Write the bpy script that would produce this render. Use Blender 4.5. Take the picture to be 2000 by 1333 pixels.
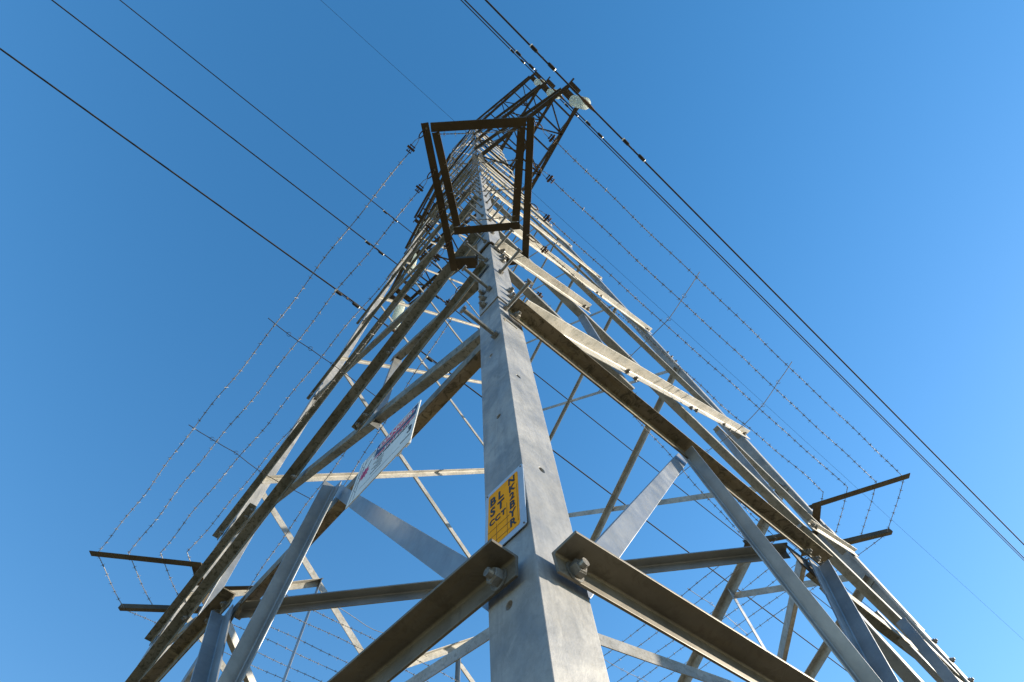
import bpy, bmesh, math, random
from mathutils import Vector, Matrix
random.seed(7)
for o in list(bpy.data.objects): bpy.data.objects.remove(o)
SC = bpy.context.scene
COL = SC.collection
S = 0.8            # metres per survey unit
GZ = 1.6           # eye height of the photographer
V = Vector
# ------------------------------------------------------------------ camera
cam_d = bpy.data.cameras.new("Camera"); cam = bpy.data.objects.new("Camera", cam_d); COL.objects.link(cam)
cam_d.sensor_width = 36; cam_d.lens = 36 * 1100.27 / 2000
cam_d.clip_start = 0.05; cam_d.clip_end = 4000
Rr = [(0.99585, 0.05948, -0.06883), (-0.08328, 0.90061, -0.42657), (0.03662, 0.43054, 0.90183)]
mx = Matrix([[Rr[0][i], -Rr[1][i], -Rr[2][i]] for i in range(3)]).to_4x4()
mx.translation = V((-0.06332 * S, -5.33458 * S, GZ))
cam.matrix_world = mx
SC.camera = cam
# ------------------------------------------------------------------ light
sun_dir = V((0.90, 0.30, 0.28)).normalized()
elev = math.asin(sun_dir.z); azim = math.atan2(sun_dir.x, sun_dir.y)
W = bpy.data.worlds.new("World"); SC.world = W; W.use_nodes = True
nt = W.node_tree; bg = nt.nodes["Background"]
sky = nt.nodes.new("ShaderNodeTexSky"); sky.sky_type = 'NISHITA'; sky.sun_disc = False
sky.sun_elevation = elev; sky.sun_rotation = azim
sky.air_density = 1.0; sky.dust_density = 0.05; sky.ozone_density = 1.2; sky.altitude = 100
hsv = nt.nodes.new("ShaderNodeHueSaturation"); hsv.inputs["Saturation"].default_value = 1.42
hsv.inputs["Hue"].default_value = 0.508
nt.links.new(sky.outputs[0], hsv.inputs["Color"]); gam = nt.nodes.new("ShaderNodeGamma"); gam.inputs[1].default_value = 0.80
nt.links.new(hsv.outputs[0], gam.inputs[0]); nt.links.new(gam.outputs[0], bg.inputs[0])
bg.inputs[1].default_value = 0.15
sl = bpy.data.lights.new("Sun", 'SUN'); sl.energy = 5.0; sl.angle = math.radians(0.53); sl.color = (1.0, 0.86, 0.66)
so = bpy.data.objects.new("Sun", sl); COL.objects.link(so)
so.rotation_euler = sun_dir.to_track_quat('Z', 'Y').to_euler()
so.location = (30, 10, 60)
SC.view_settings.view_transform = 'Standard'; SC.view_settings.look = 'None'
SC.view_settings.exposure = 1.27; SC.view_settings.gamma = 1
SC.render.engine = 'CYCLES'

# ------------------------------------------------------------------ materials
def mat(name, cols, rough=(0.4, 0.6), metal=0.0, scale=6.0, bump=0.15, spots=None, streak=None, wear=None, trans=None, axis="z"):
    """cols: light / dark base colours mixed by noise in object space; spots: dark lichen; streak: long rain stains"""
    m = bpy.data.materials.new(name); m.use_nodes = True
    n = m.node_tree.nodes; l = m.node_tree.links
    b = n["Principled BSDF"]
    tc = n.new("ShaderNodeTexCoord"); 
    geo = tc.outputs["Object"]
    oi = n.new("ShaderNodeObjectInfo")
    add = n.new("ShaderNodeVectorMath"); add.operation = 'ADD'
    mul = n.new("ShaderNodeVectorMath"); mul.operation = 'SCALE'; mul.inputs["Scale"].default_value = 37.0
    cmb = n.new("ShaderNodeCombineXYZ")
    for k in range(3): l.new(oi.outputs["Random"], cmb.inputs[k])
    l.new(cmb.outputs[0], mul.inputs[0]); l.new(geo, add.inputs[0]); l.new(mul.outputs[0], add.inputs[1])
    def noise(sc, det=4, vec=None, dist=0.0, rough_=0.6):
        t = n.new("ShaderNodeTexNoise"); t.inputs["Scale"].default_value = sc; t.inputs["Detail"].default_value = det
        t.inputs["Distortion"].default_value = dist; t.inputs["Roughness"].default_value = rough_
        l.new(vec or add.outputs[0], t.inputs["Vector"]); return t.outputs["Fac"]
    def ramp(fac, p0, p1, c0=(0, 0, 0, 1), c1=(1, 1, 1, 1)):
        r = n.new("ShaderNodeValToRGB"); r.color_ramp.elements[0].position = p0; r.color_ramp.elements[1].position = p1
        r.color_ramp.elements[0].color = c0; r.color_ramp.elements[1].color = c1
        l.new(fac, r.inputs[0]); return r.outputs[0]
    def mix(fac, a, bcol):
        x = n.new("ShaderNodeMix"); x.data_type = 'RGBA'
        if isinstance(fac, float): x.inputs[0].default_value = fac
        else: l.new(fac, x.inputs[0])
        for s_, v_ in ((6, a), (7, bcol)):
            if isinstance(v_, tuple): x.inputs[s_].default_value = (*v_, 1)
            else: l.new(v_, x.inputs[s_])
        return x.outputs[2]
    base = mix(ramp(noise(scale, 5, dist=0.8), 0.35, 0.65), cols[0], cols[1])
    # galvanised spangle, small and faint
    vor = n.new("ShaderNodeTexVoronoi"); vor.inputs["Scale"].default_value = scale * 22; l.new(add.outputs[0], vor.inputs["Vector"])
    sp = n.new("ShaderNodeMix"); sp.data_type = 'RGBA'; sp.blend_type = 'MULTIPLY'; sp.inputs[0].default_value = 0.22
    l.new(base, sp.inputs[6]); l.new(ramp(vor.outputs["Color"], 0.0, 1.0, (0.7, 0.7, 0.7, 1), (1.15, 1.15, 1.15, 1)), sp.inputs[7]); base = sp.outputs[2]
    if streak:
        mp = n.new("ShaderNodeMapping"); mp.inputs["Scale"].default_value = (9, 9, 0.8) if axis == "z" else (0.7, 8, 8); l.new(add.outputs[0], mp.inputs[0])
        base = mix(ramp(noise(3.0, 4, mp.outputs[0], 0.6), 0.5, 0.72, (0, 0, 0, 1), (streak[1],) * 3 + (1,)), base, streak[0])
    if wear:
        base = mix(ramp(noise(scale * 2.2, 6, dist=1.5), 0.56, 0.68, (0, 0, 0, 1), (wear[1],) * 3 + (1,)), base, wear[0])
    if spots:
        base = mix(ramp(noise(scale * 9, 7, dist=1.0, rough_=0.75), 0.50, 0.60, (0, 0, 0, 1), (spots[1],) * 3 + (1,)), base, spots[0])
    l.new(base, b.inputs["Base Color"])
    b.inputs["Metallic"].default_value = metal
    rr = ramp(noise(scale * 3, 4), 0.3, 0.7, (rough[0],) * 3 + (1,), (rough[1],) * 3 + (1,))
    l.new(rr, b.inputs["Roughness"])
    if trans:
        b.inputs["Transmission Weight"].default_value = trans; b.inputs["IOR"].default_value = 1.5
    if bump:
        bp = n.new("ShaderNodeBump"); bp.inputs["Strength"].default_value = bump; bp.inputs["Distance"].default_value = 0.002
        l.new(noise(scale * 14, 6), bp.inputs["Height"]); l.new(bp.outputs[0], b.inputs["Normal"])
    return m

M_leg = mat("galvanised_leg", ((0.35, 0.355, 0.36), (0.20, 0.215, 0.235)), (0.40, 0.65), 0.12, 4.5, 0.35,
            streak=((0.16, 0.17, 0.185), 0.6), wear=((0.46, 0.46, 0.445), 0.3), spots=((0.13, 0.13, 0.125), 0.2))
M_brace = mat("weathered_brace", ((0.42, 0.415, 0.40), (0.27, 0.27, 0.255)), (0.45, 0.7), 0.2, 3.0, 0.25,
              streak=((0.24, 0.22, 0.18), 0.5), spots=((0.12, 0.12, 0.09), 0.45), axis="x")
M_stain = mat("lichen_stained_beam", ((0.23, 0.20, 0.155), (0.135, 0.115, 0.085)), (0.5, 0.75), 0.15, 2.2, 0.35,
              streak=((0.15, 0.115, 0.05), 0.8), wear=((0.30, 0.275, 0.19), 0.7), spots=((0.045, 0.042, 0.025), 0.85), axis="x")
M_low = mat("brown_stained_strut", ((0.185, 0.17, 0.145), (0.105, 0.096, 0.082)), (0.45, 0.65), 0.2, 2.0, 0.25,
              streak=((0.16, 0.12, 0.06), 0.5), spots=((0.06, 0.05, 0.035), 0.35), axis="x")
M_lich = mat("dark_lichen_brace", ((0.25, 0.245, 0.22), (0.13, 0.13, 0.11)), (0.5, 0.75), 0.15, 3.0, 0.3,
              streak=((0.26, 0.255, 0.23), 0.5), spots=((0.05, 0.055, 0.035), 0.85), axis="x")
M_clean = mat("newer_galvanised_steel", ((0.30, 0.32, 0.34), (0.205, 0.225, 0.245)), (0.32, 0.5), 0.45, 4.0, 0.12,
              streak=((0.25, 0.26, 0.28), 0.35), axis="x")
M_brown = mat("brown_weathered_steel", ((0.09, 0.066, 0.034), (0.05, 0.037, 0.02)), (0.5, 0.7), 0.3, 3.0, 0.2,
              wear=((0.05, 0.04, 0.025), 0.4))
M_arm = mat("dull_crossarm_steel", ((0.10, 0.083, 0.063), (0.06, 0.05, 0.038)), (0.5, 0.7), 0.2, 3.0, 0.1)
M_bolt = mat("zinc_bolt", ((0.27, 0.27, 0.265), (0.15, 0.15, 0.145)), (0.35, 0.55), 0.5, 20.0, 0.2, wear=((0.15, 0.11, 0.07), 0.6))
M_wire = mat("galvanised_wire", ((0.30, 0.30, 0.29), (0.18, 0.18, 0.175)), (0.55, 0.7), 0.1, 20.0, 0)
M_cond = mat("aged_aluminium_cable", ((0.035, 0.035, 0.035), (0.02, 0.02, 0.02)), (0.85, 0.95), 0.0, 10.0, 0)
M_rust = mat("rusty_iron", ((0.16, 0.10, 0.06), (0.07, 0.05, 0.035)), (0.6, 0.8), 0.2, 20.0, 0.2)
M_damp = mat("damper_weight_metal", ((0.62, 0.61, 0.58), (0.45, 0.44, 0.42)), (0.3, 0.5), 0.3, 12.0, 0)
M_glass = mat("pale_green_glass", ((0.92, 0.98, 0.94), (0.80, 0.93, 0.87)), (0.08, 0.16), 0.0, 5.0, 0, trans=0.08)
M_alu = mat("aluminium_sign_back", ((0.46, 0.52, 0.60), (0.40, 0.46, 0.54)), (0.3, 0.45), 0.3, 8.0, 0.05)
_n = M_glass.node_tree.nodes; _l = M_glass.node_tree.links
_t = _n.new("ShaderNodeBsdfTranslucent"); _t.inputs[0].default_value = (0.93, 0.98, 0.95, 1)
_m = _n.new("ShaderNodeMixShader"); _m.inputs[0].default_value = 0.5
_l.new(_n["Principled BSDF"].outputs[0], _m.inputs[1]); _l.new(_t.outputs[0], _m.inputs[2]); _l.new(_m.outputs[0], _n["Material Output"].inputs[0])
def flat(name, c, r=0.45):
    return mat(name, (c, tuple(x * 0.86 for x in c)), (r, r + 0.15), 0.0, 6.0, 0)
M_yel = flat("faded_yellow_enamel", (0.95, 0.37, 0.001))
M_yel.node_tree.nodes["Principled BSDF"].inputs["Specular IOR Level"].default_value = 0.12
M_ink = flat("black_lettering", (0.018, 0.02, 0.028))
M_wht = flat("white_enamel", (0.72, 0.75, 0.76))
M_navy = flat("navy_enamel", (0.03, 0.05, 0.13))
M_red = flat("faded_red_enamel", (0.62, 0.05, 0.14))
M_ground = mat("dry_pasture", ((0.18, 0.135, 0.07), (0.105, 0.088, 0.042)), (0.9, 1.0), 0.0, 0.3, 0, spots=((0.09, 0.09, 0.035), 0.6))

# ------------------------------------------------------------------ helpers
def mesh_obj(name, bm, m, parent=None, loc=None, smooth=False, bevel=0.0):
    me = bpy.data.meshes.new(name); 
    bmesh.ops.recalc_face_normals(bm, faces=bm.faces)
    bm.to_mesh(me); bm.free()
    if m: me.materials.append(m)
    if smooth:
        for p in me.polygons: p.use_smooth = True
    o = bpy.data.objects.new(name, me); COL.objects.link(o)
    if loc is not None: o.location = loc
    if parent: o.parent = parent
    if bevel:
        b = o.modifiers.new("Bevel", 'BEVEL'); b.width = bevel; b.segments = 2; b.limit_method = 'ANGLE'
    return o
def empty(name, label, cat, loc=(0, 0, 0), group=None):
    o = bpy.data.objects.new(name, None); COL.objects.link(o); o.location = loc; o.empty_display_size = 0.2
    return tag(o, label, cat, group)
def tag(o, label, cat, group=None, kind=None):
    o["label"] = label; o["category"] = cat
    if group: o["group"] = group
    if kind: o["kind"] = kind
    return o
def prism(bm, poly, o, ex, ey, d, L):
    """extrude polygon (a,b) in plane ex,ey from o along d for L"""
    r0 = [bm.verts.new(o + ex * a + ey * b) for a, b in poly]
    r1 = [bm.verts.new(o + ex * a + ey * b + d * L) for a, b in poly]
    k = len(poly)
    for i in range(k): bm.faces.new((r0[i], r0[(i + 1) % k], r1[(i + 1) % k], r1[i]))
    bm.faces.new(r0[::-1]); bm.faces.new(r1)
def lsec(w, wo, t): return [(0, 0), (w, 0), (w, t), (t + .004, t), (t, t + .004), (t, wo), (0, wo)]
def box(bm, c, ex, ey, ez, a, b, h):
    prism(bm, [(-a / 2, -b / 2), (a / 2, -b / 2), (a / 2, b / 2), (-a / 2, b / 2)], c - ez * h / 2, ex, ey, ez, h)
def tube(bm, pts, r, seg=6, cap=True):
    rings = []
    for i, p in enumerate(pts):
        d = (pts[min(i + 1, len(pts) - 1)] - pts[max(i - 1, 0)]).normalized()
        a = d.orthogonal().normalized() if i == 0 else (rings_a - d * rings_a.dot(d)).normalized()
        rings_a = a; b = d.cross(a)
        rad = r[i] if isinstance(r, (list, tuple)) else r
        rings.append([bm.verts.new(p + (a * math.cos(2 * math.pi * k / seg) + b * math.sin(2 * math.pi * k / seg)) * rad) for k in range(seg)])
    for i in range(len(rings) - 1):
        for k in range(seg):
            bm.faces.new((rings[i][k], rings[i][(k + 1) % seg], rings[i + 1][(k + 1) % seg], rings[i + 1][k]))
    if cap: bm.faces.new(rings[0][::-1]); bm.faces.new(rings[-1])

# ------------------------------------------------------------------ tower frame (survey units -> metres)
mT = 0.08722
def half(z):
    if z < 26: return mT * (50 - z)
    if z < 47: return 2.093 - (z - 26) * 0.010
    return max(0.12, 1.883 - (z - 47) * 0.25)
LEG = {'N': V((0, -1, 0)), 'R': V((1, 0, 0)), 'F': V((0, 1, 0)), 'L': V((-1, 0, 0))}
def P(x, y, z): return V((x * S, y * S, z * S + GZ))
def leg(k, z): h = half(z); return V((LEG[k].x * h, LEG[k].y * h, z))
def U(v): return P(v.x, v.y, v.z)
def face_normal(a, b, z):
    d1 = leg(a, z + .5) - leg(a, z); d2 = leg(b, z) - leg(a, z)
    n = d1.cross(d2).normalized(); out = LEG[a] + LEG[b]
    return n if n.dot(out) > 0 else -n
def fp(a, b, u, z): return leg(a, z).lerp(leg(b, z), u)

tower = empty("transmission_tower", "tall grey steel lattice power tower tapering upward, seen from beside its nearest leg", "power tower")
def member(name, p0, p1, n, w, wo, t, kind, m=M_brace, ext=(0.04, 0.04), off=0.018, parent=None, bevel=0.0, vdown=True, mid=True):
    """steel angle from p0 to p1 (survey units) lying in the face with outward normal n"""
    a, b = U(p0), U(p1); d = (b - a).normalized()
    v = n.cross(d).normalized()
    if (v.z > 0) == vdown: v = -v
    v = (v - d * v.dot(d)).normalized()
    n2 = n if kind == 'O' else -n
    n2 = (n2 - d * n2.dot(d) - v * n2.dot(v)).normalized()
    w, wo, t, off = w * S, wo * S, t * S, off * S
    o = a - d * ext[0] * S + n2 * off - (v * w * 0.5 if mid else V((0, 0, 0)))
    L = (b - a).length + (ext[0] + ext[1]) * S
    bm = bmesh.new(); poly = lsec(w, wo, t)
    prism(bm, poly, V((0, 0, 0)), V((0, 1, 0)), V((0, 0, 1)), V((1, 0, 0)), L)
    ob = mesh_obj(name, bm, m, parent or tower, bevel=bevel)
    n2 = n2.normalized(); 
    mm_ = Matrix((d, v, n2)).transposed().to_4x4(); mm_.translation = o
    ob.matrix_basis = mm_
    return ob

# bolts ---------------------------------------------------------------
def bolt_mesh():
    bm = bmesh.new()
    bmesh.ops.create_cone(bm, cap_ends=True, segments=16, radius1=0.0235, radius2=0.0235, depth=0.003, matrix=Matrix.Translation((0, 0, 0.0015)))
    r = bmesh.ops.create_cone(bm, cap_ends=True, segments=6, radius1=0.0185, radius2=0.0185, depth=0.015, matrix=Matrix.Translation((0, 0, 0.0105)))
    bmesh.ops.create_cone(bm, cap_ends=True, segments=6, radius1=0.0175, radius2=0.0155, depth=0.003, matrix=Matrix.Translation((0, 0, 0.0195)))
    bmesh.ops.create_cone(bm, cap_ends=True, segments=12, radius1=0.0105, radius2=0.0095, depth=0.012, matrix=Matrix.Translation((0, 0, 0.0270)))
    me = bpy.data.meshes.new("bolt"); bm.to_mesh(me); bm.free(); me.materials.append(M_bolt)
    return me
BM = bolt_mesh(); nbolt = [0]
def bolt(p, n, sc=1.0, parent=None):
    if nbolt[0] >= 98: return
    nbolt[0] += 1
    o = bpy.data.objects.new("bolt", BM); COL.objects.link(o); o.parent = parent or tower
    q = n.to_track_quat('Z', 'Y'); q = q @ Matrix.Rotation(random.uniform(0, 1), 3, 'Z').to_quaternion()
    o.rotation_mode = 'QUATERNION'; o.rotation_quaternion = q; o.location = p; o.scale = (sc,) * 3
    return o

# legs ----------------------------------------------------------------
NB = {'N': ('L', 'R'), 'R': ('N', 'F'), 'F': ('R', 'L'), 'L': ('F', 'N')}
zb = -GZ / S
def leg_mesh(k, segs):
    bm = bmesh.new()
    e1 = (LEG[NB[k][0]] - LEG[k]).normalized(); e2 = (LEG[NB[k][1]] - LEG[k]).normalized()
    for z0, z1, w, t in segs:
        a, b = U(leg(k, z0)), U(leg(k, z1)); d = (b - a).normalized()
        x = (e1 - d * e1.dot(d)).normalized(); y = (e2 - d * e2.dot(d)); y = (y - x * y.dot(x)).normalized()
        prism(bm, lsec(w * S, w * S, t * S), a, x, y, d, (b - a).length)
    return bm
LSEG = [(zb - 0.2, 14, .178, .017), (14, 26, .15, .015), (26, 38, .125, .013), (38, 47, .11, .012), (47, 54, .09, .01)]
HOLE = [(1, 1.46, .092), (1, 2.16, .06), (0, 1.84, .085), (0, .93, .105), (0, 2.5, .10)]   # side flange, height, distance from heel
for k in 'NRFL':
    lo = mesh_obj("leg", leg_mesh(k, LSEG), M_leg, tower)
    if k == 'N':
        bm = bmesh.new()
        for s_, z_, e_ in HOLE:
            other = NB['N'][s_]; e = (LEG[other] - LEG['N']).normalized(); n = face_normal('N', other, z_)
            q = n.to_track_quat('Z', 'Y').to_matrix().to_4x4(); q.translation = U(leg('N', z_) + e * e_)
            bmesh.ops.create_cone(bm, cap_ends=True, segments=16, radius1=.0095, radius2=.0095, depth=.12, matrix=q)
        cut = mesh_obj("cutter", bm, None)
        mo = lo.modifiers.new("Holes", 'BOOLEAN'); mo.object = cut; mo.solver = 'EXACT'
        dg = bpy.context.evaluated_depsgraph_get(); me2 = bpy.data.meshes.new_from_object(lo.evaluated_get(dg))
        lo.modifiers.clear(); lo.data = me2; bpy.data.objects.remove(cut)
    b_ = lo.modifiers.new("Bevel", 'BEVEL'); b_.width = .0022; b_.segments = 2; b_.limit_method = 'ANGLE'; b_.angle_limit = math.radians(50)
# splice covers with bolt clusters
def cover(k, z0, z1, w=.165, off=.009, t=.012):
    bm = bmesh.new()
    e1 = (LEG[NB[k][0]] - LEG[k]).normalized(); e2 = (LEG[NB[k][1]] - LEG[k]).normalized()
    a, b = U(leg(k, z0)), U(leg(k, z1)); d = (b - a).normalized()
    a = a - (e1 + e2) * off * S
    prism(bm, lsec(w * S, w * S, t * S), a, e1, e2, d, (b - a).length)
    mesh_obj("splice_plate", bm, M_leg, tower, bevel=0.002)
cover('N', 3.28, 5.0, .176)
cover('R', 3.6, 5.0); cover('L', 3.6, 5.0)
def leg_bolts(k, zs, us=(0.06, 0.12), sides=(0, 1), lift=0.012):
    for s_ in sides:
        other = NB[k][s_]; e = (LEG[other] - LEG[k]).normalized()
        n = face_normal(k, other, 5)
        for z in zs:
            for u_ in us: bolt(U(leg(k, z) + e * u_ + n * lift), n)
leg_bolts('N', (3.36, 3.5, 3.64), (0.115,))
leg_bolts('N', (4.6, 4.75), (0.11,))
leg_bolts('R', (3.05, 3.25, 3.45), (0.05,), (0,), 0.0)
leg_bolts('R', (9.55, 9.75, 9.95), (0.05,), (0,), 0.0)

# faces ----------------------------------------------------------------
ZR = [2.95, 7.0, 11.0, 14.6, 17.9, 20.9, 23.6, 26.0]      # panel levels on the faces across the line
ZL = [2.85, 5.9, 9.4, 12.9, 16.3, 19.4, 22.0, 24.1, 26.0] # levels on the two other faces
ZU = [26.0, 28.6, 31.3, 34.0, 36.6, 39.2, 41.6, 44.0, 47.0]
FACES = [('N', 'R', ZR), ('N', 'L', ZL), ('L', 'F', ZR), ('R', 'F', ZL)]
for fi, (a, b, zl) in enumerate(FACES):
    near = fi < 2
    def pt(u, z): return fp(a, b, u, z)
    # which diagonal is outside: face seen from outside turns the same way round the tower
    def dkind(i, rising): return 'O' if rising == (fi in (0, 3)) else 'I'
    z0 = zl[0]; n0 = face_normal(a, b, z0)
    bev = 0.0015 if near else 0
    # base panel: beam with K legs; the half of the beam that comes first round the tower lies outside
    firsta = fi in (0, 3); um = .535 if fi in (0, 3) else .51; zm = 2.88
    lich = M_lich if fi == 1 else M_brace
    if firsta:
        member("horizontal_beam", pt(0.012, 3.02), pt(um, zm + .03), n0, .10, .10, .011, 'O', M_stain, (.02, .10), bevel=bev)
        member("horizontal_beam", pt(um, zm - .02), pt(0.99, zm), n0, .10, .10, .011, 'I', M_lich, (-.02, .02), bevel=bev)
    else:
        member("horizontal_beam", pt(0.0, 2.87), pt(um, 2.90), n0, .10, .10, .011, 'I', M_stain, (.0, .04), bevel=bev, off=.024)
        member("horizontal_beam", pt(um, 2.93), pt(0.99, 2.90), n0, .10, .10, .011, 'O', M_stain, (.12, .03), bevel=bev)
    for u_end, us in ((0.0, 1), (1.0, -1)):
        member("knee_brace", pt(um - us * .02, zm - .04), pt(abs(u_end - .01), zb), n0, .10, .10, .011, 'O' if (near and us == 1) else 'I', M_clean, (0, 0), bevel=bev, off=.004 if (near and us == 1) else .02, vdown=not (near and us == 1))
        q = .27 if us == 1 else .75; qd = .34 if us == 1 else .67; zq = zm - 1.75
        zleg = .955
        member("short_strut", pt(q, zm + .02), pt(u_end + us * .02, zleg), n0, .085, .06, .008, 'I', M_clean, (.22, .0), bevel=bev, off=.024)
        member("short_strut", pt(q + us * .004, zm + .04), pt(qd, zq), n0, .05 if fi != 1 else .085, .085, .008, 'O' if near else 'I', M_clean, (.05, .0), bevel=bev, off=.012 if near else .036)
        member("low_strut", pt(u_end + us * .012, zleg + .04), pt(qd, zq - .05), n0, .065, .088, .009, 'O', M_low, (.03, 0), bevel=bev)
        if near:
            if u_end == 0: bolt(U(pt(0.017, zleg + .035) + n0 * .028), n0, 1.0)
            if u_end == 0 and fi == 0: bolt(U(pt(0.017, z0 + .06) + n0 * .03), n0, .95)
    # X panels
    for i in range(len(zl) - 1):
        za, zc = zl[i], zl[i + 1]; n = face_normal(a, b, za)
        w = .10 if i < 1 else (.09 if i < 2 else (.072 if i < 4 else .055))
        w2 = w if i < 2 else w * .8
        mm = lich
        up = (pt(0.0, za), pt(1.0, zc)); dn = (pt(0.0, zc), pt(1.0, za))
        if i == 0: up = (pt(0.02, za + .2), pt(1.0, zc)); 
        member("diagonal_brace", up[0] + (up[1] - up[0]) * .01, up[1], n, w, w2, .010, dkind(i, True), mm, (.0, .05), bevel=bev if i < 3 else 0)
        member("diagonal_brace", dn[0] + (dn[1] - dn[0]) * .01, dn[1], n, w, w2, .010, dkind(i, False), mm, (.0, .05), bevel=bev if i < 3 else 0)
        if near and i < 5:
            for u_, z_ in ((.5, (za + zc) / 2), (.98, zc - .04), (.96, zc - .14)):
                bolt(U(pt(u_, z_) + n * .03), n, 1.0)
            bolt(U(pt(.53, (za + zc) / 2 + .12) + n * .03), n, 1.0)
        if i == 0:
            h = zc - za; zmid = za + h * .48
            for u_end, us, zn in ((0.0, 1, zmid), (1.0, -1, zmid - (.28 if fi == 0 else .03))):
                q = .27 if us == 1 else .73
                za_up = za + h * q; za_dn = zc - h * q
                lo, hi = (za_up, za_dn) if us == 1 else (za_dn, za_up)
                first = (us == 1) == firsta
                khi, klo = ('O', 'I') if first else ('I', 'O')
                member("redundant_brace", pt(u_end + us * .01, zn + .05), pt(q, hi), n, .08, .085, .008, khi, mm, (.02, .05), bevel=bev, off=.02)
                member("redundant_brace", pt(u_end + us * .01, zn - .05), pt(q, lo), n, .075, .08 if first else .055, .008, klo, mm, (.02, .05), bevel=bev, off=.02)
                member("link_strut", pt(q + .003, hi + .03), pt(q, lo), n, .035, .085, .008, 'I', M_clean, (.02, -.08), bevel=bev, off=.03)
                if near:
                    for c_, o0 in ((pt(q, hi), pt(u_end, zn)), (pt(q, lo), pt(u_end, zn))):
                        dd_ = (o0 - c_).normalized()
                        for k_ in (0, .09): bolt(U(c_ + dd_ * k_ + n * .032), n, .9)
                    if us == 1: bolt(U(pt(.02, zn + .03) + n * .03), n, .95)
    for i in range(len(ZU) - 1):
        za, zc = ZU[i], ZU[i + 1]; n = face_normal(a, b, za + .1)
        member("upper_brace", pt(0.01, za + .1), pt(.99, zc - .1), n, .055, .05, .008, 'O', lich, (0, 0), off=.014)
        member("upper_brace", pt(0.01, zc - .1), pt(.99, za + .1), n, .055, .05, .008, 'I', lich, (0, 0), off=.014)
        if ZU[i] in (26.0, 34.0, 44.0): member("level_strut", pt(0, za), pt(1, za), n, .09, .09, .009, 'O', M_arm, (0, 0), off=.016)
    n = face_normal(a, b, 48)
    member("peak_brace", pt(0.02, 47.2), pt(.95, 50.5), n, .06, .06, .007, 'O', M_brace, (0, 0))
    member("peak_brace", pt(0.05, 50.5), pt(.9, 52.8), n, .06, .06, .007, 'I', M_brace, (0, 0))
# plan bracing at beam level
mids = [fp('N', 'L', .5, 2.85), fp('N', 'R', .5, 2.9), fp('R', 'F', .5, 2.85), fp('L', 'F', .5, 2.9)]
DN = V((0, 0, -1)); UPV = V((0, 0, 1))
def flatbar(name, p0, p1, w, wo, t, m, side, parent=None, bevel=0.0015, upright=1):
    """horizontal angle: flat flange width w to `side`, second flange turned up"""
    a, b = U(p0), U(p1); d = (b - a).normalized()
    sd = (side - d * side.dot(d)); sd.z = 0; sd.normalize(); up = d.cross(sd)
    if up.z < 0: up = -up
    bm = bmesh.new(); prism(bm, lsec(w * S, wo * S, t * S), V((0, 0, 0)), sd, up * upright, d, (b - a).length)
    return mesh_obj(name, bm, m, parent or tower, a, bevel=bevel)
pm = mids
for i, (p, q) in enumerate(((pm[0], pm[1]), (pm[1], pm[2]), (pm[2], pm[3]), (pm[3], pm[0]))):
    side = (p + q); side.z = 0
    d = (q - p).normalized()
    side = side.normalized()
    # flat flange inward, hanging flange on the outer edge
    flatbar("plan_brace", p + d * .1 + V((0, 0, .03)), q - d * .1 + V((0, 0, .03)), .085, .072, .010, M_clean if i in (0,) else M_brace, side, upright=-1)
for sx in (1, -1):
    p = V((0.05 * sx, -1.76, 2.9)); q = V((3.5 * sx, 0.62, 2.95)) if sx == 1 else V((-3.35, 0.77, 2.95))
    flatbar("plan_brace", p, q, .10, .10, .010, M_brace, V((0, 1, 0)), upright=-1)
    # gusset plates at the beam middle nodes
for k, (a, b) in enumerate((('N', 'R'), ('N', 'L'), ('R', 'F'), ('L', 'F'))):
    z0 = 2.9; n = face_normal(a, b, z0); c = U(fp(a, b, .5, z0 - .02) - n * .03); e = (LEG[b] - LEG[a]).normalized(); up = n.cross(e).normalized()
    bm = bmesh.new(); prism(bm, [(-.17 * S, .03 * S), (.17 * S, .03 * S), (.13 * S, -.14 * S), (0, -.2 * S), (-.13 * S, -.14 * S)], V((0, 0, 0)), e, up if up.z > 0 else -up, n, .01 * S)
    mesh_obj("gusset_plate", bm, M_brown, tower, c)
    if k < 2:
        for dx, dz in (((-.17, -.01), (-.07, -.02), (.02, -.02)) if k == 0 else ((.02, .03), (.12, .03), (.22, .02))):
            bolt(U(fp(a, b, .535 if k == 0 else .5, z0 + dz) + e * dx + n * .03), n, .95)
# small cream cleat on the right leg
# step bolts on the near leg -----------------------------------------------
def step_mesh():
    bm = bmesh.new(); L = .225 * S
    bmesh.ops.create_cone(bm, cap_ends=True, segments=10, radius1=0.0095, radius2=0.0095, depth=L, matrix=Matrix.Translation((0, 0, L / 2)))
    bmesh.ops.create_cone(bm, cap_ends=True, segments=6, radius1=0.019, radius2=0.019, depth=0.011, matrix=Matrix.Translation((0, 0, L)))
    bmesh.ops.create_cone(bm, cap_ends=True, segments=6, radius1=0.019, radius2=0.019, depth=0.016, matrix=Matrix.Translation((0, 0, 0.010)))
    me = bpy.data.meshes.new("step_bolt"); bm.to_mesh(me); bm.free(); me.materials.append(M_bolt); return me
SM = step_mesh()
z = 2.68; side = 0
while z < 46:
    other = 'L' if side == 0 else 'R'
    e = (LEG[other] - LEG['N']).normalized(); n = face_normal('N', other, min(z, 25) if z < 26 else 30)
    o = bpy.data.objects.new("step_bolt", SM); COL.objects.link(o); o.parent = tower
    o.rotation_mode = 'QUATERNION'; o.rotation_quaternion = n.to_track_quat('Z', 'Y')
    lift = .012 if 3.2 < z < 5 else 0
    o.location = U(leg('N', z) + e * (.05 if z < 14 else .04) + n * lift)
    z += .45; side = 1 - side

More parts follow.
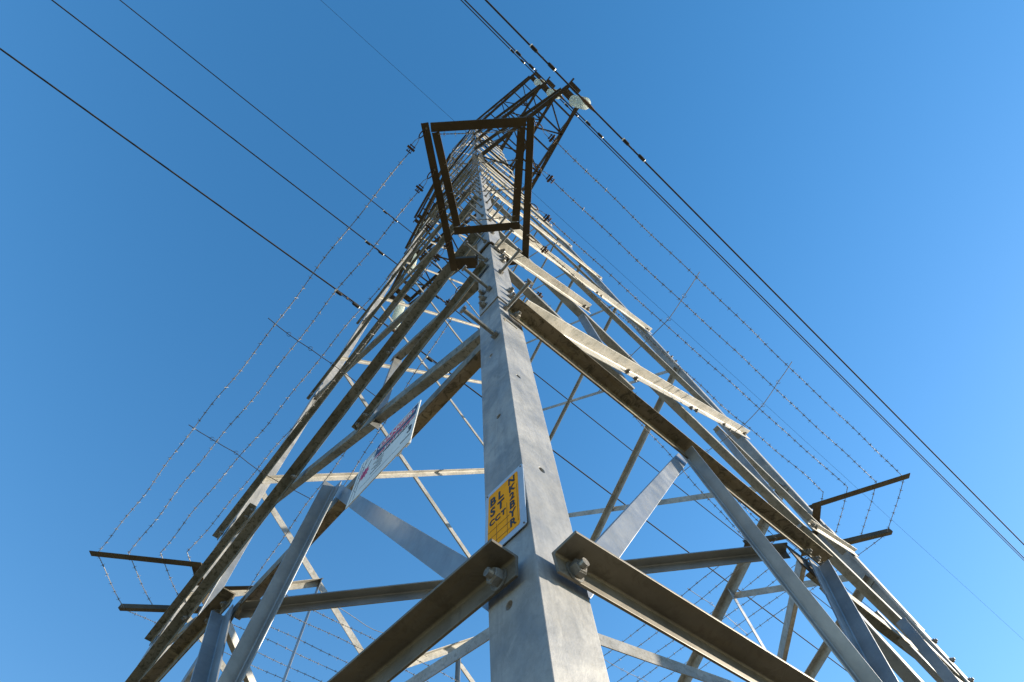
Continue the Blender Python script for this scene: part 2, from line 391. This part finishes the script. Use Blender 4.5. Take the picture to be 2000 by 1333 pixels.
# crossarms ----------------------------------------------------------------
CD = V((1, 1, 0)).normalized(); DD = V((-1, 1, 0)).normalized()
def crossarm(zb_, sgn, tip):
    ax = -DD * sgn                       # outward along the arm
    body = half(zb_ + .1) / math.sqrt(2)
    def q(s, c, z): return ax * s + CD * c + V((0, 0, z))
    bm = bmesh.new()
    def bar(p0, p1, w, n, kind=1):
        a, b = U(p0), U(p1); d = (b - a).normalized(); x = (n - d * n.dot(d)).normalized(); y = d.cross(x)
        prism(bm, lsec(w * S, w * S, .011 * S), a, x, y * kind, d, (b - a).length)
    root = mesh_obj_from(bm, "crossarm", M_arm) if False else None
    for sc in (1, -1):
        bar(q(body - .1, sc * body, zb_), q(tip + .30, sc * .46, zb_), .16, UPV, sc)
        bar(q(body - .1, sc * body, zb_ + 2.6), q(tip + .0, sc * .46, zb_ + .14), .13, DN, sc)
    o = mesh_obj("crossarm", bm, M_arm, tower)
    def lace(p0, p1, w=.065):
        a, b = U(p0), U(p1); d = (b - a).normalized(); x = (UPV - d * d.z).normalized() if abs(d.z) < .9 else V((1, 0, 0)); y = d.cross(x)
        b2 = bmesh.new(); prism(b2, lsec(w * S, w * S, .008 * S), V((0, 0, 0)), x, y, d, (b - a).length)
        mesh_obj("lacing_bar", b2, M_arm, o, a)
    N = 5
    fr = [0, .27, .5, .70, .87, 1]
    ss = [body + (tip - body) * f_ for f_ in fr]
    cw = [body + (.46 - body) * f_ for f_ in fr]
    for i in range(N):
        s0, s1 = ss[i], ss[i + 1]
        lace(q(s1, -cw[i + 1], zb_ - .02), q(s1, cw[i + 1], zb_ - .02), .20 if i == N - 1 else .075)
        if i < N - 1: lace(q(s0, cw[i] if i % 2 else -cw[i], zb_ - .05), q(s1, -cw[i + 1] if i % 2 else cw[i + 1], zb_ - .05))
        zt0 = zb_ + 2.6 + (.14 - 2.6) * fr[i]; zt1 = zb_ + 2.6 + (.14 - 2.6) * fr[i + 1]
        for sc in (1, -1):
            if i < N - 1:
                lace(q(s1, sc * cw[i + 1], zb_ + .02), q(s1, sc * cw[i + 1], zt1), .045)
                lace(q(s0, sc * (cw[i] - .03), zt0), q(s1, sc * (cw[i + 1] - .03), zb_ + .03), .045)
    # hanger box overhanging the tip
    b3 = bmesh.new()
    for c_ in (-.46,):
        bx = U(q(tip + .30, c_ * .9, zb_ + .05)); box(b3, bx, ax, CD, UPV, .70 * S, .06 * S, .18 * S)
    box(b3, U(q(tip + .40, -.12, zb_ + .06)), ax, CD, UPV, .24 * S, .50 * S, .16 * S)
    box(b3, U(q(tip + .02, 0, zb_ + .16)), ax, CD, UPV, .22 * S, .96 * S, .06 * S)
    box(b3, U(q(tip - .06, 0, zb_ + .02)), ax, CD, UPV, .10 * S, .80 * S, .14 * S)
    mesh_obj("hanger_beam", b3, M_arm, o)
    return o
# insulators ----------------------------------------------------------------
def lathe(bm, prof, z0=0, seg=20):
    rings = []
    for r, z_ in prof:
        rings.append([bm.verts.new((r * math.cos(2 * math.pi * k / seg), r * math.sin(2 * math.pi * k / seg), z0 + z_)) for k in range(seg)])
    for i in range(len(rings) - 1):
        for k in range(seg): bm.faces.new((rings[i][k], rings[i][(k + 1) % seg], rings[i + 1][(k + 1) % seg], rings[i + 1][k]))
    bm.faces.new(rings[0]); bm.faces.new(rings[-1][::-1])
bm = bmesh.new(); lathe(bm, [(.03, .05), (.10, .045), (.172, .0), (.177, -.012), (.17, -.008), (.165, -.03), (.13, -.012), (.125, -.034), (.08, -.015), (.03, -.03)])
disc_me = bpy.data.meshes.new("glass_disc"); bmesh.ops.recalc_face_normals(bm, faces=bm.faces); bm.to_mesh(disc_me); bm.free(); disc_me.materials.append(M_glass)
for p_ in disc_me.polygons: p_.use_smooth = True
bm = bmesh.new(); lathe(bm, [(.02, .13), (.045, .125), (.05, .05), (.03, .045), (.014, .04), (.014, -.03)], seg=12)
cap_me = bpy.data.meshes.new("disc_cap"); bmesh.ops.recalc_face_normals(bm, faces=bm.faces); bm.to_mesh(cap_me); bm.free(); cap_me.materials.append(M_rust)
def insulator(top, bottom, label, tilt_ax):
    e = empty("insulator_string", label, "insulator", top, "glass insulator strings under the crossarms")
    L = (top - bottom).length; nd = 10; gap = (L - 1.25) / nd
    for i in range(nd):
        zz = -(.90 + gap * (i + .5))
        for nm, me in (("glass_disc", disc_me), ("disc_cap", cap_me)):
            o = bpy.data.objects.new(nm, me); COL.objects.link(o); o.parent = e; o.location = (0, 0, zz); o.scale = (1, 1, 1.15 if nm == 'glass_disc' else gap / .17)
    bm = bmesh.new(); tube(bm, [V((0, 0, 0.02)), V((0, 0, -.92))], .018, 8); box(bm, V((0, 0, -.03)), V((1, 0, 0)), V((0, 1, 0)), UPV, .1, .03, .12)
    mesh_obj("top_shackle", bm, M_rust, e)
    bm = bmesh.new(); tube(bm, [V((0, 0, -L + .34)), V((0, 0, -L + .06))], .02, 8)
    c = CD
    tube(bm, [V((0, 0, -L)) + c * t for t in (-.34, -.2, -.1, .1, .2, .34)], [.02, .04, .055, .055, .04, .02], 8)
    box(bm, V((0, 0, -L + .05)), c, DD, UPV, .12, .07, .12)
    mesh_obj("suspension_clamp", bm, M_rust, e)
    return e
ARMS = [(26.0, 5.9, 21.8, 5.82, 'lowest'), (34.0, 5.95, 29.5, 5.93, 'middle'), (44.0, 6.5, 38.7, 6.47, 'top')]
def cable_pts(c0, zc, dcoord, span=330):
    pts = []
    for t in [x * 1.5 for x in range(-30, 31)] + []:
        pts.append(t)
    ts = sorted(set(pts + [-span, -250, -180, -130, -90, -70, -55, 55, 70, 90, 130, 180, 250, span]))
    out = []
    for t in ts:
        zz = zc - (0.06 * t - 0.00009 * t * t if t > 0 else (-0.0) * t + 0.00004 * t * t * 0)
        p = DD * dcoord + CD * t + V((0, 0, zz)); out.append(U(p))
    return out
def damper(p, d, label):
    e = empty("vibration_damper", label, "vibration damper", p, "vibration dampers on the conductors")
    dn = V((0, 0, -1)); rr = [.028, .05, .055, .055, .03]
    bm = bmesh.new(); box(bm, dn * .05, d, d.cross(dn).normalized(), dn, .05, .035, .14); mesh_obj("clamp", bm, M_rust, e)
    bm = bmesh.new(); tube(bm, [dn * .11 + d * t for t in (-.36, -.18, 0, .18, .36)], .010, 6); mesh_obj("messenger_rod", bm, M_cond, e)
    for s_ in (-1, 1):
        bm = bmesh.new(); tube(bm, [dn * .115 + d * s_ * t for t in (.20, .24, .36, .44)], [.03, .05, .052, .05], 12); mesh_obj("weight", bm, M_cond, e)
        bm = bmesh.new(); tube(bm, [dn * .115 + d * s_ * t for t in (.44, .455, .475)], [.052, .058, .035], 12); mesh_obj("end_cap", bm, M_damp, e)
for zb_, tip, zc, dc, nm in ARMS:
    for sgn in (1, -1):
        crossarm(zb_, sgn, tip)
        side_t = "right" if sgn == 1 else "left"
        top = U(-DD * sgn * dc + V((0, 0, zb_ - .02))); bot = U(-DD * sgn * dc + V((0, 0, zc)))
        insulator(top, bot, "pale green glass insulator string hanging from the %s crossarm on the %s side" % (nm, side_t), None)
        pts = cable_pts(0, zc, -dc * sgn)
        bm = bmesh.new(); tube(bm, pts, .025, 8)
        o = mesh_obj("conductor_cable", bm, M_cond, smooth=True)
        tag(o, "dark conductor cable carried by the %s crossarm, %s side of the tower" % (nm, side_t), "power cable", "conductor cables of the power line")
        for t, wh in ((-2.25, "before"), (2.35, "after")):
            zz = zc - (0.06 * t if t > 0 else 0)
            dvec = (CD - V((0, 0, .06 if t > 0 else 0))).normalized()
            damper(U(-DD * sgn * dc + CD * t + V((0, 0, zz))), dvec,
                   "dark two-weight damper on the %s %s cable, %s its insulator" % (nm, side_t, "above" if wh == "before" else "below"))
bm = bmesh.new(); pts = []
for t in [-330, -200, -100, -50, -20, 0, 20, 50, 100, 200, 330]:
    pts.append(U(CD * t + V((0, 0, 53.6 - (.05 * t - .00007 * t * t if t > 0 else 0)))))
tube(bm, pts, .011, 6)
tag(mesh_obj("earth_wire", bm, M_cond), "thin high earth wire strung over the tower's peak", "earth wire")

# anti-climb guard -----------------------------------------------------------
ZG = 5.3
def rot(k):
    i = {'N': 0, 'R': 1, 'F': 2, 'L': 3}[k]; return Matrix.Rotation(i * math.pi / 2, 3, 'Z')
HOLES = [(.475, 4.93), (.445, 4.58), (.405, 4.22), (.368, 3.915)]
def gp(k, x, r, z=ZG): return rot(k) @ V((x, -r, z))
for k in 'NRFL':
    for s_ in (1, -1):
        if k != 'N':
            flatbar("guard_arm", gp(k, s_ * .44, 5.02), gp(k, s_ * .36, 3.62, 5.02), .062 if (rot(k) @ V((s_, 0, 0))).y > 0 else .082, .06, .008, M_brown, rot(k) @ V((s_, 0, 0)))
            flatbar("guard_bracket", gp(k, s_ * .40, 3.76, 5.06), gp(k, s_ * .05, 3.80, 5.06), .10, .02, .008, M_brown, rot(k) @ V((0, 1, 0)))
            if s_ == 1:
                flatbar("guard_arm", gp(k, 0, 3.60, 5.01), gp(k, 0, 2.80, 4.93), .055, .055, .008, M_brown, rot(k) @ V((1, 0, 0)))
                flatbar("guard_bracket", gp(k, .02, 3.62, 4.80), gp(k, .02, 3.50, 4.99), .09, .02, .008, M_brown, rot(k) @ V((1, 0, 0)))
# hatch on the near leg
hatch = empty("climbing_guard_hatch", "brown four-sided steel hatch frame jutting out around the nearest leg", "climbing guard", U(V((0, -3.9, ZG))))
def hb(name, p0, p1, w, side, m=M_brown, z=ZG, wo=.055, loc=None):
    a, b = V((p0[0], p0[1], z)), V((p1[0], p1[1], z))
    o = flatbar(name, a, b, w, wo, .008, m, V((side[0], side[1], 0)), None)
    o.parent = hatch; o.location = o.location - hatch.location
    return o
hb("guard_arm", (-.519, -4.975), (-.398, -3.61), .068, (1, 0)); hb("guard_arm", (.482, -4.962), (.362, -3.61), .068, (-1, 0))
hb("arm_bracket", (-.398, -3.735), (-.10, -3.728), .11, (0, 1), z=ZG + .012); hb("arm_bracket", (.362, -3.735), (.10, -3.728), .11, (0, 1), z=ZG + .012)
hb("frame_bar", (-.436, -4.975), (.405, -4.968), .078, (0, 1), wo=.05); hb("frame_bar", (.30, -3.975), (-.33, -3.968), .072, (0, -1), wo=.05)
hb("frame_bar", (-.433, -4.89), (-.328, -4.045), .070, (1, 0), wo=.05); hb("frame_bar", (.398, -4.885), (.298, -4.05), .073, (-1, 0), wo=.05)
for x0, y0 in HOLES + [(-a_, b_) for a_, b_ in HOLES]:
    bolt(U(V((x0, y0 * -1, ZG))) - hatch.location + V((0, 0, -.001)), V((0, 0, -1)), .35, hatch)
# bent tie rod round the leg
bm = bmesh.new()
zt = 5.02; eL = (LEG['L'] - LEG['N']).normalized(); eR = (LEG['R'] - LEG['N']).normalized(); nb = leg('N', zt)
o_ = -(eL + eR) * .022
tube(bm, [U(nb + o_ + eL * .21 + V((0, 0, -.02))), U(nb + o_ + eL * .1), U(nb + o_ + eL * .015), U(nb + o_ + eR * .015), U(nb + o_ + eR * .1), U(nb + o_ + eR * .22 + V((0, 0, -.02)))], .011, 8)
o = mesh_obj("tie_rod", bm, M_brown, hatch); o.location = -hatch.location

# barbed wire ------------------------------------------------------------------
def barbed(a, b, sag, label, group, kids=None, pitch=.052, barb=.105, r=.0021):
    d = (b - a); L = d.length; d.normalize(); x = d.orthogonal().normalized(); y = d.cross(x)
    def c(t):
        wob = .006 * math.sin(t * 3.1 + L) + .004 * math.sin(t * 7.7)
        return a + d * t - V((0, 0, 1)) * sag * 4 * (t / L) * (1 - t / L) + x * wob + y * wob * .6
    bm = bmesh.new(); n = int(L / pitch * 6)
    for ph in (0, math.pi):
        pts = []
        for i in range(n + 1):
            t = L * i / n; an = 2 * math.pi * t / pitch + ph
            pts.append(c(t) + (x * math.cos(an) + y * math.sin(an)) * r * 1.05)
        tube(bm, pts, r, 4, False)
    t = barb * random.uniform(.3, 1)
    while t < L:
        p = c(t); an = random.uniform(0, 6.28)
        cpts = [p + d * (-.006 + .012 * i / 8) + (x * math.cos(an + i * 1.6) + y * math.sin(an + i * 1.6)) * r * 2.9 for i in range(9)]
        tube(bm, cpts, r * .75, 4)
        for j in range(2):
            a1 = an + j * 1.5 + random.uniform(-.2, .2); v = (x * math.cos(a1) + y * math.sin(a1)); w_ = (x * -math.sin(a1) + y * math.cos(a1))
            tube(bm, [p + w_ * r * 2 + v * .019 + d * .004 * (j * 2 - 1), p + w_ * r * 2 - v * .019 + d * .004 * (j * 2 - 1)], [r * .8, r * .8], 4)
        t += barb * random.uniform(.9, 1.1)
    o = mesh_obj("barbed_wire", bm, M_wire); tag(o, label, "barbed wire", group); return o
side_names = {('N', 'L'): "left near side", ('N', 'R'): "right near side", ('L', 'F'): "left far side", ('R', 'F'): "right far side"}
ordn = ["outermost", "second", "third", "fourth"]
def gpt(k, s_, i): x, r_ = HOLES[i]; return U(gp(k, s_ * x, r_, ZG - .01))
# s_ sign of the arm facing the neighbour leg
SG = {('N', 'L'): (-1, 1), ('N', 'R'): (1, -1), ('L', 'F'): (-1, 1), ('R', 'F'): (1, -1)}
def strainer(p, q, label):
    """hook, short tie wire and ratchet body between hole p and wire start"""
    d = (q - p).normalized(); e = empty("wire_strainer", label, "wire strainer", p, "wire strainers at the guard arms")
    x = V((0, 0, 1)).cross(d).normalized(); z_ = d.cross(x)
    bm = bmesh.new(); pts = [d * (.012 + .034 * (1 - math.cos(a_)) ) + x * .012 * math.sin(a_) for a_ in [i * math.pi / 6 for i in range(13)]]
    tube(bm, pts, .0042, 6, False); mesh_obj("hook", bm, M_rust, e)
    c = d * .175
    for s_ in (-1, 1):
        bm = bmesh.new(); tube(bm, [d * .075, d * .115 + x * .012 * s_ + z_ * .006 * s_, c + x * .014 * s_], .0022, 5); mesh_obj("tie_wire", bm, M_wire, e)
    bm = bmesh.new()
    for s_ in (-1, 1): box(bm, c + x * .014 * s_, d, x, z_, .055, .004, .03)
    tube(bm, [c - x * .03, c + x * .03], .009, 8); tube(bm, [c + d * .014 - z_ * .022, c + d * .02 + z_ * .03], .006, 6)
    tube(bm, [c - d * .02 - x * .022, c - d * .02 + x * .022], .005, 6); tube(bm, [c + d * .03 - x * .02 + z_ * .01, c + d * .03 + x * .02 + z_ * .01], .005, 6)
    mesh_obj("ratchet_body", bm, M_rust, e); return e
for (a, b), (sa, sb) in SG.items():
    for i in range(4):
        pa, pb = gpt(a, sa, i), gpt(b, sb, i)
        st = pa
        if a == 'N':
            st = pa + (pb - pa).normalized() * .21
            strainer(pa, pb, "small rusty strainer tying the %s barbed wire to the hatch arm, %s" % (ordn[i], side_names[(a, b)]))
        barbed(st, pb, .012 + .01 * random.random(), "%s barbed wire strand outside the tower on its %s" % (ordn[i].capitalize(), side_names[(a, b)]), "barbed wire strands of the anti-climb guard")
    for i, (x, r_) in enumerate(((.31, 3.46), (.44, 3.12))):
        def ip(k, sg): return U(gp(k, sg * x, r_, ZG) if k == 'N' else gp(k, 0, r_ - .26, 4.94))
        pa, pb = ip(a, sa), ip(b, sb)
        if a == 'N' and i == 0: strainer(pa, pb, "small rusty strainer on the inner barbed wire, %s" % side_names[(a, b)]); pa = pa + (pb - pa).normalized() * .21
        barbed(pa, pb, .02, "%s barbed wire strand inside the tower on its %s" % (("Outer", "Inner")[i], side_names[(a, b)]), "barbed wire strands of the anti-climb guard")
# short returns across each pair of arms
for k in 'LFR':
    for i in range(4):
        a_, b_ = gpt(k, -1, i), gpt(k, 1, i)
        nm = {'L': "left", 'R': "right", 'F': "far"}[k]
        barbed(a_, b_, .004, "Short %s barbed wire joining the two guard arms on the %s leg" % (ordn[i], nm), "short barbed wires between guard arms")
for i, (l_, r_) in enumerate((((-.381, -4.88), (.339, -4.862)), ((-.351, -4.621), (.311, -4.615)), ((-.327, -4.369), (.288, -4.362)), ((-.265, -4.10), (.262, -4.11)))):
    barbed(U(V((*l_, ZG - .01))), U(V((*r_, ZG - .01))), .03, "%s barbed wire stretched across the hatch frame opening" % ("Top", "Second", "Third", "Bottom")[i], "barbed wires across the hatch", barb=.075)
# spacer wires
def spacer(pts, label, m=None):
    bm = bmesh.new(); P_ = [U(V((*p, ZG - .02))) for p in pts]
    for i in range(len(P_) - 1):
        tube(bm, [P_[i], P_[i].lerp(P_[i + 1], .5) - V((0, 0, .004)), P_[i + 1]], .0034, 5)
    for p in P_[1:-1]:
        tube(bm, [p + V((math.cos(a_) * .016, math.sin(a_) * .016, .003 * a_ - .008)) for a_ in [j * .6 for j in range(12)]], .0019, 4)
    tag(mesh_obj("spacer_wire", bm, M_cond if pts[0][0] < 0 else M_wire), label, "tie wire", "spacer wires across the barbed strands")
spacer([(-2.239, -3.287), (-2.082, -3.094), (-1.905, -2.916), (-1.72, -2.721), (-1.3, -2.25)], "thin plain wire tying the left barbed strands together, nearer the hatch")
spacer([(-3.356, -2.146), (-3.171, -1.94), (-2.968, -1.733), (-2.77, -1.449), (-2.3, -1.0)], "thin plain wire tying the left barbed strands together, nearer the left guard arms")
spacer([(2.083, -3.409), (1.943, -3.162), (1.798, -2.917), (1.404, -2.515), (1.05, -2.1)], "thin plain wire looped over the right barbed strands, nearer the hatch")
spacer([(3.212, -2.28), (3.092, -2.032), (2.955, -1.743), (2.759, -1.484), (2.365, -1.164), (2.0, -.8)], "thin plain wire looped over the right barbed strands, nearer the right guard arms")
spacer([(3.25, 2.15), (3.06, 1.92), (2.88, 1.70), (2.66, 1.45), (2.3, 1.1)], "thin plain wire tying the strands on the right far side together")
spacer([(2.15, 3.25), (1.92, 3.06), (1.70, 2.88), (1.45, 2.66), (1.1, 2.3)], "thin plain wire on the right far side, nearer the far leg")
# loose curled wire end, left far side
bm = bmesh.new()
tube(bm, [U(V((-2.4 + .09 * i, .72 + .10 * i + .06 * math.sin(i * .5), ZG - .02 + .02 * math.sin(i * .9)))) for i in range(13)], .0034, 5)
tag(mesh_obj("loose_wire", bm, M_wire), "loose curved wire end crossing the strands on the left far side", "wire")

# signs ------------------------------------------------------------------------
nL = face_normal('N', 'L', 2); rtL = -DD; upL = nL.cross(rtL); upL = upL if upL.z > 0 else -upL
def sign_frame(name, origin, label, cat):
    e = empty(name, label, cat, origin)
    ex = (rtL - nL * rtL.dot(nL)).normalized(); ez = nL; ey = ez.cross(ex)
    if ey.z < 0: ey = -ey
    m3 = Matrix((ex, ey, ez)).transposed(); e.rotation_mode = 'QUATERNION'; e.rotation_quaternion = m3.to_quaternion(); return e
def plate(name, e, poly, th, z, m, bev=0):
    bm = bmesh.new(); prism(bm, poly, V((0, 0, z)), V((1, 0, 0)), V((0, 1, 0)), V((0, 0, 1)), th); return mesh_obj(name, bm, m, e, bevel=bev)
def rrect(x0, y0, x1, y1, r, k=5):
    out = []
    for cx, cy, a0 in ((x1 - r, y1 - r, 0), (x0 + r, y1 - r, 90), (x0 + r, y0 + r, 180), (x1 - r, y0 + r, 270)):
        for i in range(k + 1):
            a = math.radians(a0 + 90 * i / k); out.append((cx + r * math.cos(a), cy + r * math.sin(a)))
    return out
def text(name, e, body, x, y, size, z, m, sx=1.0, ang=0, ext=.0006):
    cu = bpy.data.curves.new(name, 'FONT'); cu.body = body; cu.size = size; cu.align_x = 'CENTER'; cu.align_y = 'CENTER'; cu.extrude = ext; cu.offset = size * .026
    cu.materials.append(m)
    tmp = bpy.data.objects.new(name + "_c", cu); COL.objects.link(tmp)
    dg = bpy.context.evaluated_depsgraph_get(); dg.update()
    me = bpy.data.meshes.new_from_object(tmp.evaluated_get(dg)); me.name = name
    bpy.data.objects.remove(tmp)
    if not me.materials: me.materials.append(m)
    o = bpy.data.objects.new(name, me); COL.objects.link(o); o.parent = e; o.location = (x, y, z); o.scale = (sx, 1, 1); o.rotation_euler = (0, 0, ang)
    return o
# yellow identification plate on the near leg (survey: x -0.164..0.008, z 1.12..1.40)
Wd, Hd = .172 * S, .272 * S
ys = sign_frame("identification_sign", U(leg('N', 1.402) + DD * .164 + nL * .004), "yellow plate lettered NK2BYR fixed to the nearest leg", "sign")
plate("sign_plate", ys, rrect(0, -Hd, Wd, 0, .008), .0022, 0, M_alu)
plate("yellow_panel", ys, rrect(.011, -Hd + .017, Wd - .019, -.013, .007), .0006, .0022, M_yel)
for ch, i in zip("NK2BYR", range(6)): text("lettering", ys, ch, Wd - .041, -.031 - i * .0296, .0325, .0032, M_ink, 1.0)
for r_, row in enumerate(("BL", "ST")):
    for c_, ch in enumerate(row): text("lettering", ys, ch, .028 + c_ * .029, -.047 - r_ * .037, .040, .0032, M_ink, .95)
for c_, ch in enumerate("CCT"): text("lettering", ys, ch, .026 + c_ * .020, -.119, .024, .0032, M_ink, 1.1)
bm = bmesh.new()
for x_, y0_, y1_ in ((.042, -.135, -Hd + .02), (.078, -.095, -Hd + .02), (.114, -.06, -Hd + .03)):
    box(bm, V((x_, (y0_ + y1_) / 2, .0031)), V((1, 0, 0)), V((0, 1, 0)), V((0, 0, 1)), .0006, abs(y1_ - y0_), .0004)
for y_ in (-.145, -.167, -.188): box(bm, V((.049, y_, .0033)), V((1, 0, 0)), V((0, 1, 0)), V((0, 0, 1)), .074, .0006, .0004)
mesh_obj("grid_lines", bm, M_ink, ys)
for x_, y_ in ((.006, -.007), (Wd - .008, -.007), (Wd - .007, -Hd + .008)): 
    bm = bmesh.new(); bmesh.ops.create_cone(bm, cap_ends=True, segments=10, radius1=.0022, radius2=.0018, depth=.0016, matrix=Matrix.Translation((x_, y_, .003))); mesh_obj("rivet", bm, M_rust, ys)
# danger sign hung on the left near beam  (x -1.01..-0.50, z 2.06..2.46, 0.12 out)
Wd, Hd = .50 * S, .365 * S
ds = sign_frame("danger_sign", U(leg('N', 2.46) + DD * 1.01 + nL * .118), "white danger sign with navy and red header hanging below the left near beam", "sign")
plate("sign_plate", ds, [(0, -Hd), (Wd - .012, -Hd), (Wd, -Hd + .012), (Wd, .006), (.125, .006), (.11, -.008), (.0, -.008)], .004, -.004, M_wht, .0008)
plate("header_panel", ds, rrect(.115, -.088, Wd - .012, -.004, .004), .0006, .0, M_navy)
ell = [(.115 + (Wd - .127) / 2 + (Wd - .127) * .46 * math.cos(a), -.040 + .032 * math.sin(a)) for a in [i * math.pi / 20 for i in range(40)]]
el2 = [(.115 + (Wd - .127) / 2 + (Wd - .127) * .435 * math.cos(a), -.040 + .0275 * math.sin(a)) for a in [i * math.pi / 20 for i in range(40)]]
plate("header_oval", ds, ell, .0006, .0006, M_wht); plate("header_oval", ds, el2, .0006, .0012, M_red)
xm = .115 + (Wd - .127) / 2
text("lettering", ds, "DANGER", xm, -.040, .047, .0022, M_wht, 1.15)
text("lettering", ds, "DO NOT CLIMB", xm, -.103, .022, .0006, M_red, 1.35)
text("lettering", ds, "LIVE WIRES CAUSE INJURY", xm, -.127, .017, .0006, M_ink, 1.05)
bm = bmesh.new()
for y_, x0_, x1_, h_ in ((-.0965, .118, .150, .008), (-.0965, Wd - .045, Wd - .014, .008)): box(bm, V(((x0_ + x1_) / 2, y_ - .006, .0006)), V((1, 0, 0)), V((0, 1, 0)), V((0, 0, 1)), x1_ - x0_, h_, .0006)
mesh_obj("red_bar", bm, M_red, ds)
text("lettering", ds, "3", Wd - .030, -.178, .060, .0006, M_ink, 1.0)
bm = bmesh.new(); 
box(bm, V((Wd - .045, -.228, .0006)), V((1, 0, 0)), V((0, 1, 0)), V((0, 0, 1)), .06, .005, .0006)
for k_, y_ in enumerate((-.150, -.166, -.182, -.198, -.214)):
    box(bm, V((.165 + .012 * (k_ % 2), y_, .0006)), V((1, 0, 0)), V((0, 1, 0)), V((0, 0, 1)), .07 - .02 * (k_ % 2), .0035, .0004)
box(bm, V((.2, -.245, .0006)), V((1, 0, 0)), V((0, 1, 0)), V((0, 0, 1)), .25, .001, .0004)
for (x0_, y0_, x1_, y1_) in ((.02, -.02, .02, -.28), (.045, -.02, .045, -.28), (.02, -.05, .045, -.08), (.045, -.08, .02, -.12), (.02, -.12, .045, -.16), (.045, -.16, .02, -.2), (.02, -.2, .045, -.24), (.045, -.02, .105, -.02), (.105, -.02, .105, -.07), (.045, -.06, .105, -.02)):
    a_, b_ = V((x0_, y0_, .0007)), V((x1_, y1_, .0007)); d_ = (b_ - a_).normalized()
    box(bm, (a_ + b_) / 2, d_, V((-d_.y, d_.x, 0)), V((0, 0, 1)), (b_ - a_).length, .0014, .0004)
mesh_obj("printed_lines", bm, M_ink, ds)
st = []
for i in range(22):
    a = i * math.pi / 11; r_ = .040 if i % 2 == 0 else .024
    st.append((.070 + r_ * math.cos(a) * .8, -.145 + r_ * math.sin(a)))
plate("red_starburst", ds, st, .0006, .0004, M_red)
bm = bmesh.new(); box(bm, V((.086, -.10, .0008)), V((.4, 1, 0)).normalized(), V((-1, .4, 0)).normalized(), V((0, 0, 1)), .05, .003, .0005); box(bm, V((.068, -.145, .0013)), V((.3, 1, 0)).normalized(), V((-1, .3, 0)).normalized(), V((0, 0, 1)), .04, .006, .0004)
mesh_obj("spark_mark", bm, M_ink, ds)
for x_ in (.16, Wd * .55):
    bm = bmesh.new(); box(bm, V((x_, -.02, -.045)), V((1, 0, 0)), V((0, 1, 0)), V((0, 0, 1)), .03, .03, .078)
    mesh_obj("hanging_bracket", bm, M_alu, ds)

# ground -------------------------------------------------------------------------
bm = bmesh.new(); n_ = 40; R_ = 1500
grid = [[bm.verts.new((R_ * (2 * i / n_ - 1), R_ * (2 * j / n_ - 1), 0)) for j in range(n_ + 1)] for i in range(n_ + 1)]
for i in range(n_):
    for j in range(n_): bm.faces.new((grid[i][j], grid[i + 1][j], grid[i + 1][j + 1], grid[i][j + 1]))
g = mesh_obj("ground", bm, M_ground); g["kind"] = "structure"
for k in 'NRFL':
    bm = bmesh.new(); p = U(leg(k, zb)); lathe(bm, [(.30, -.3), (.30, .10), (.27, .14)], seg=24)
    o = mesh_obj("footing", bm, mat("concrete_footing", ((.36, .35, .33), (.28, .27, .25)), (.8, .9), 0, 6, .3) if k == 'N' else bpy.data.materials["concrete_footing"], tower, (p.x, p.y, 0))
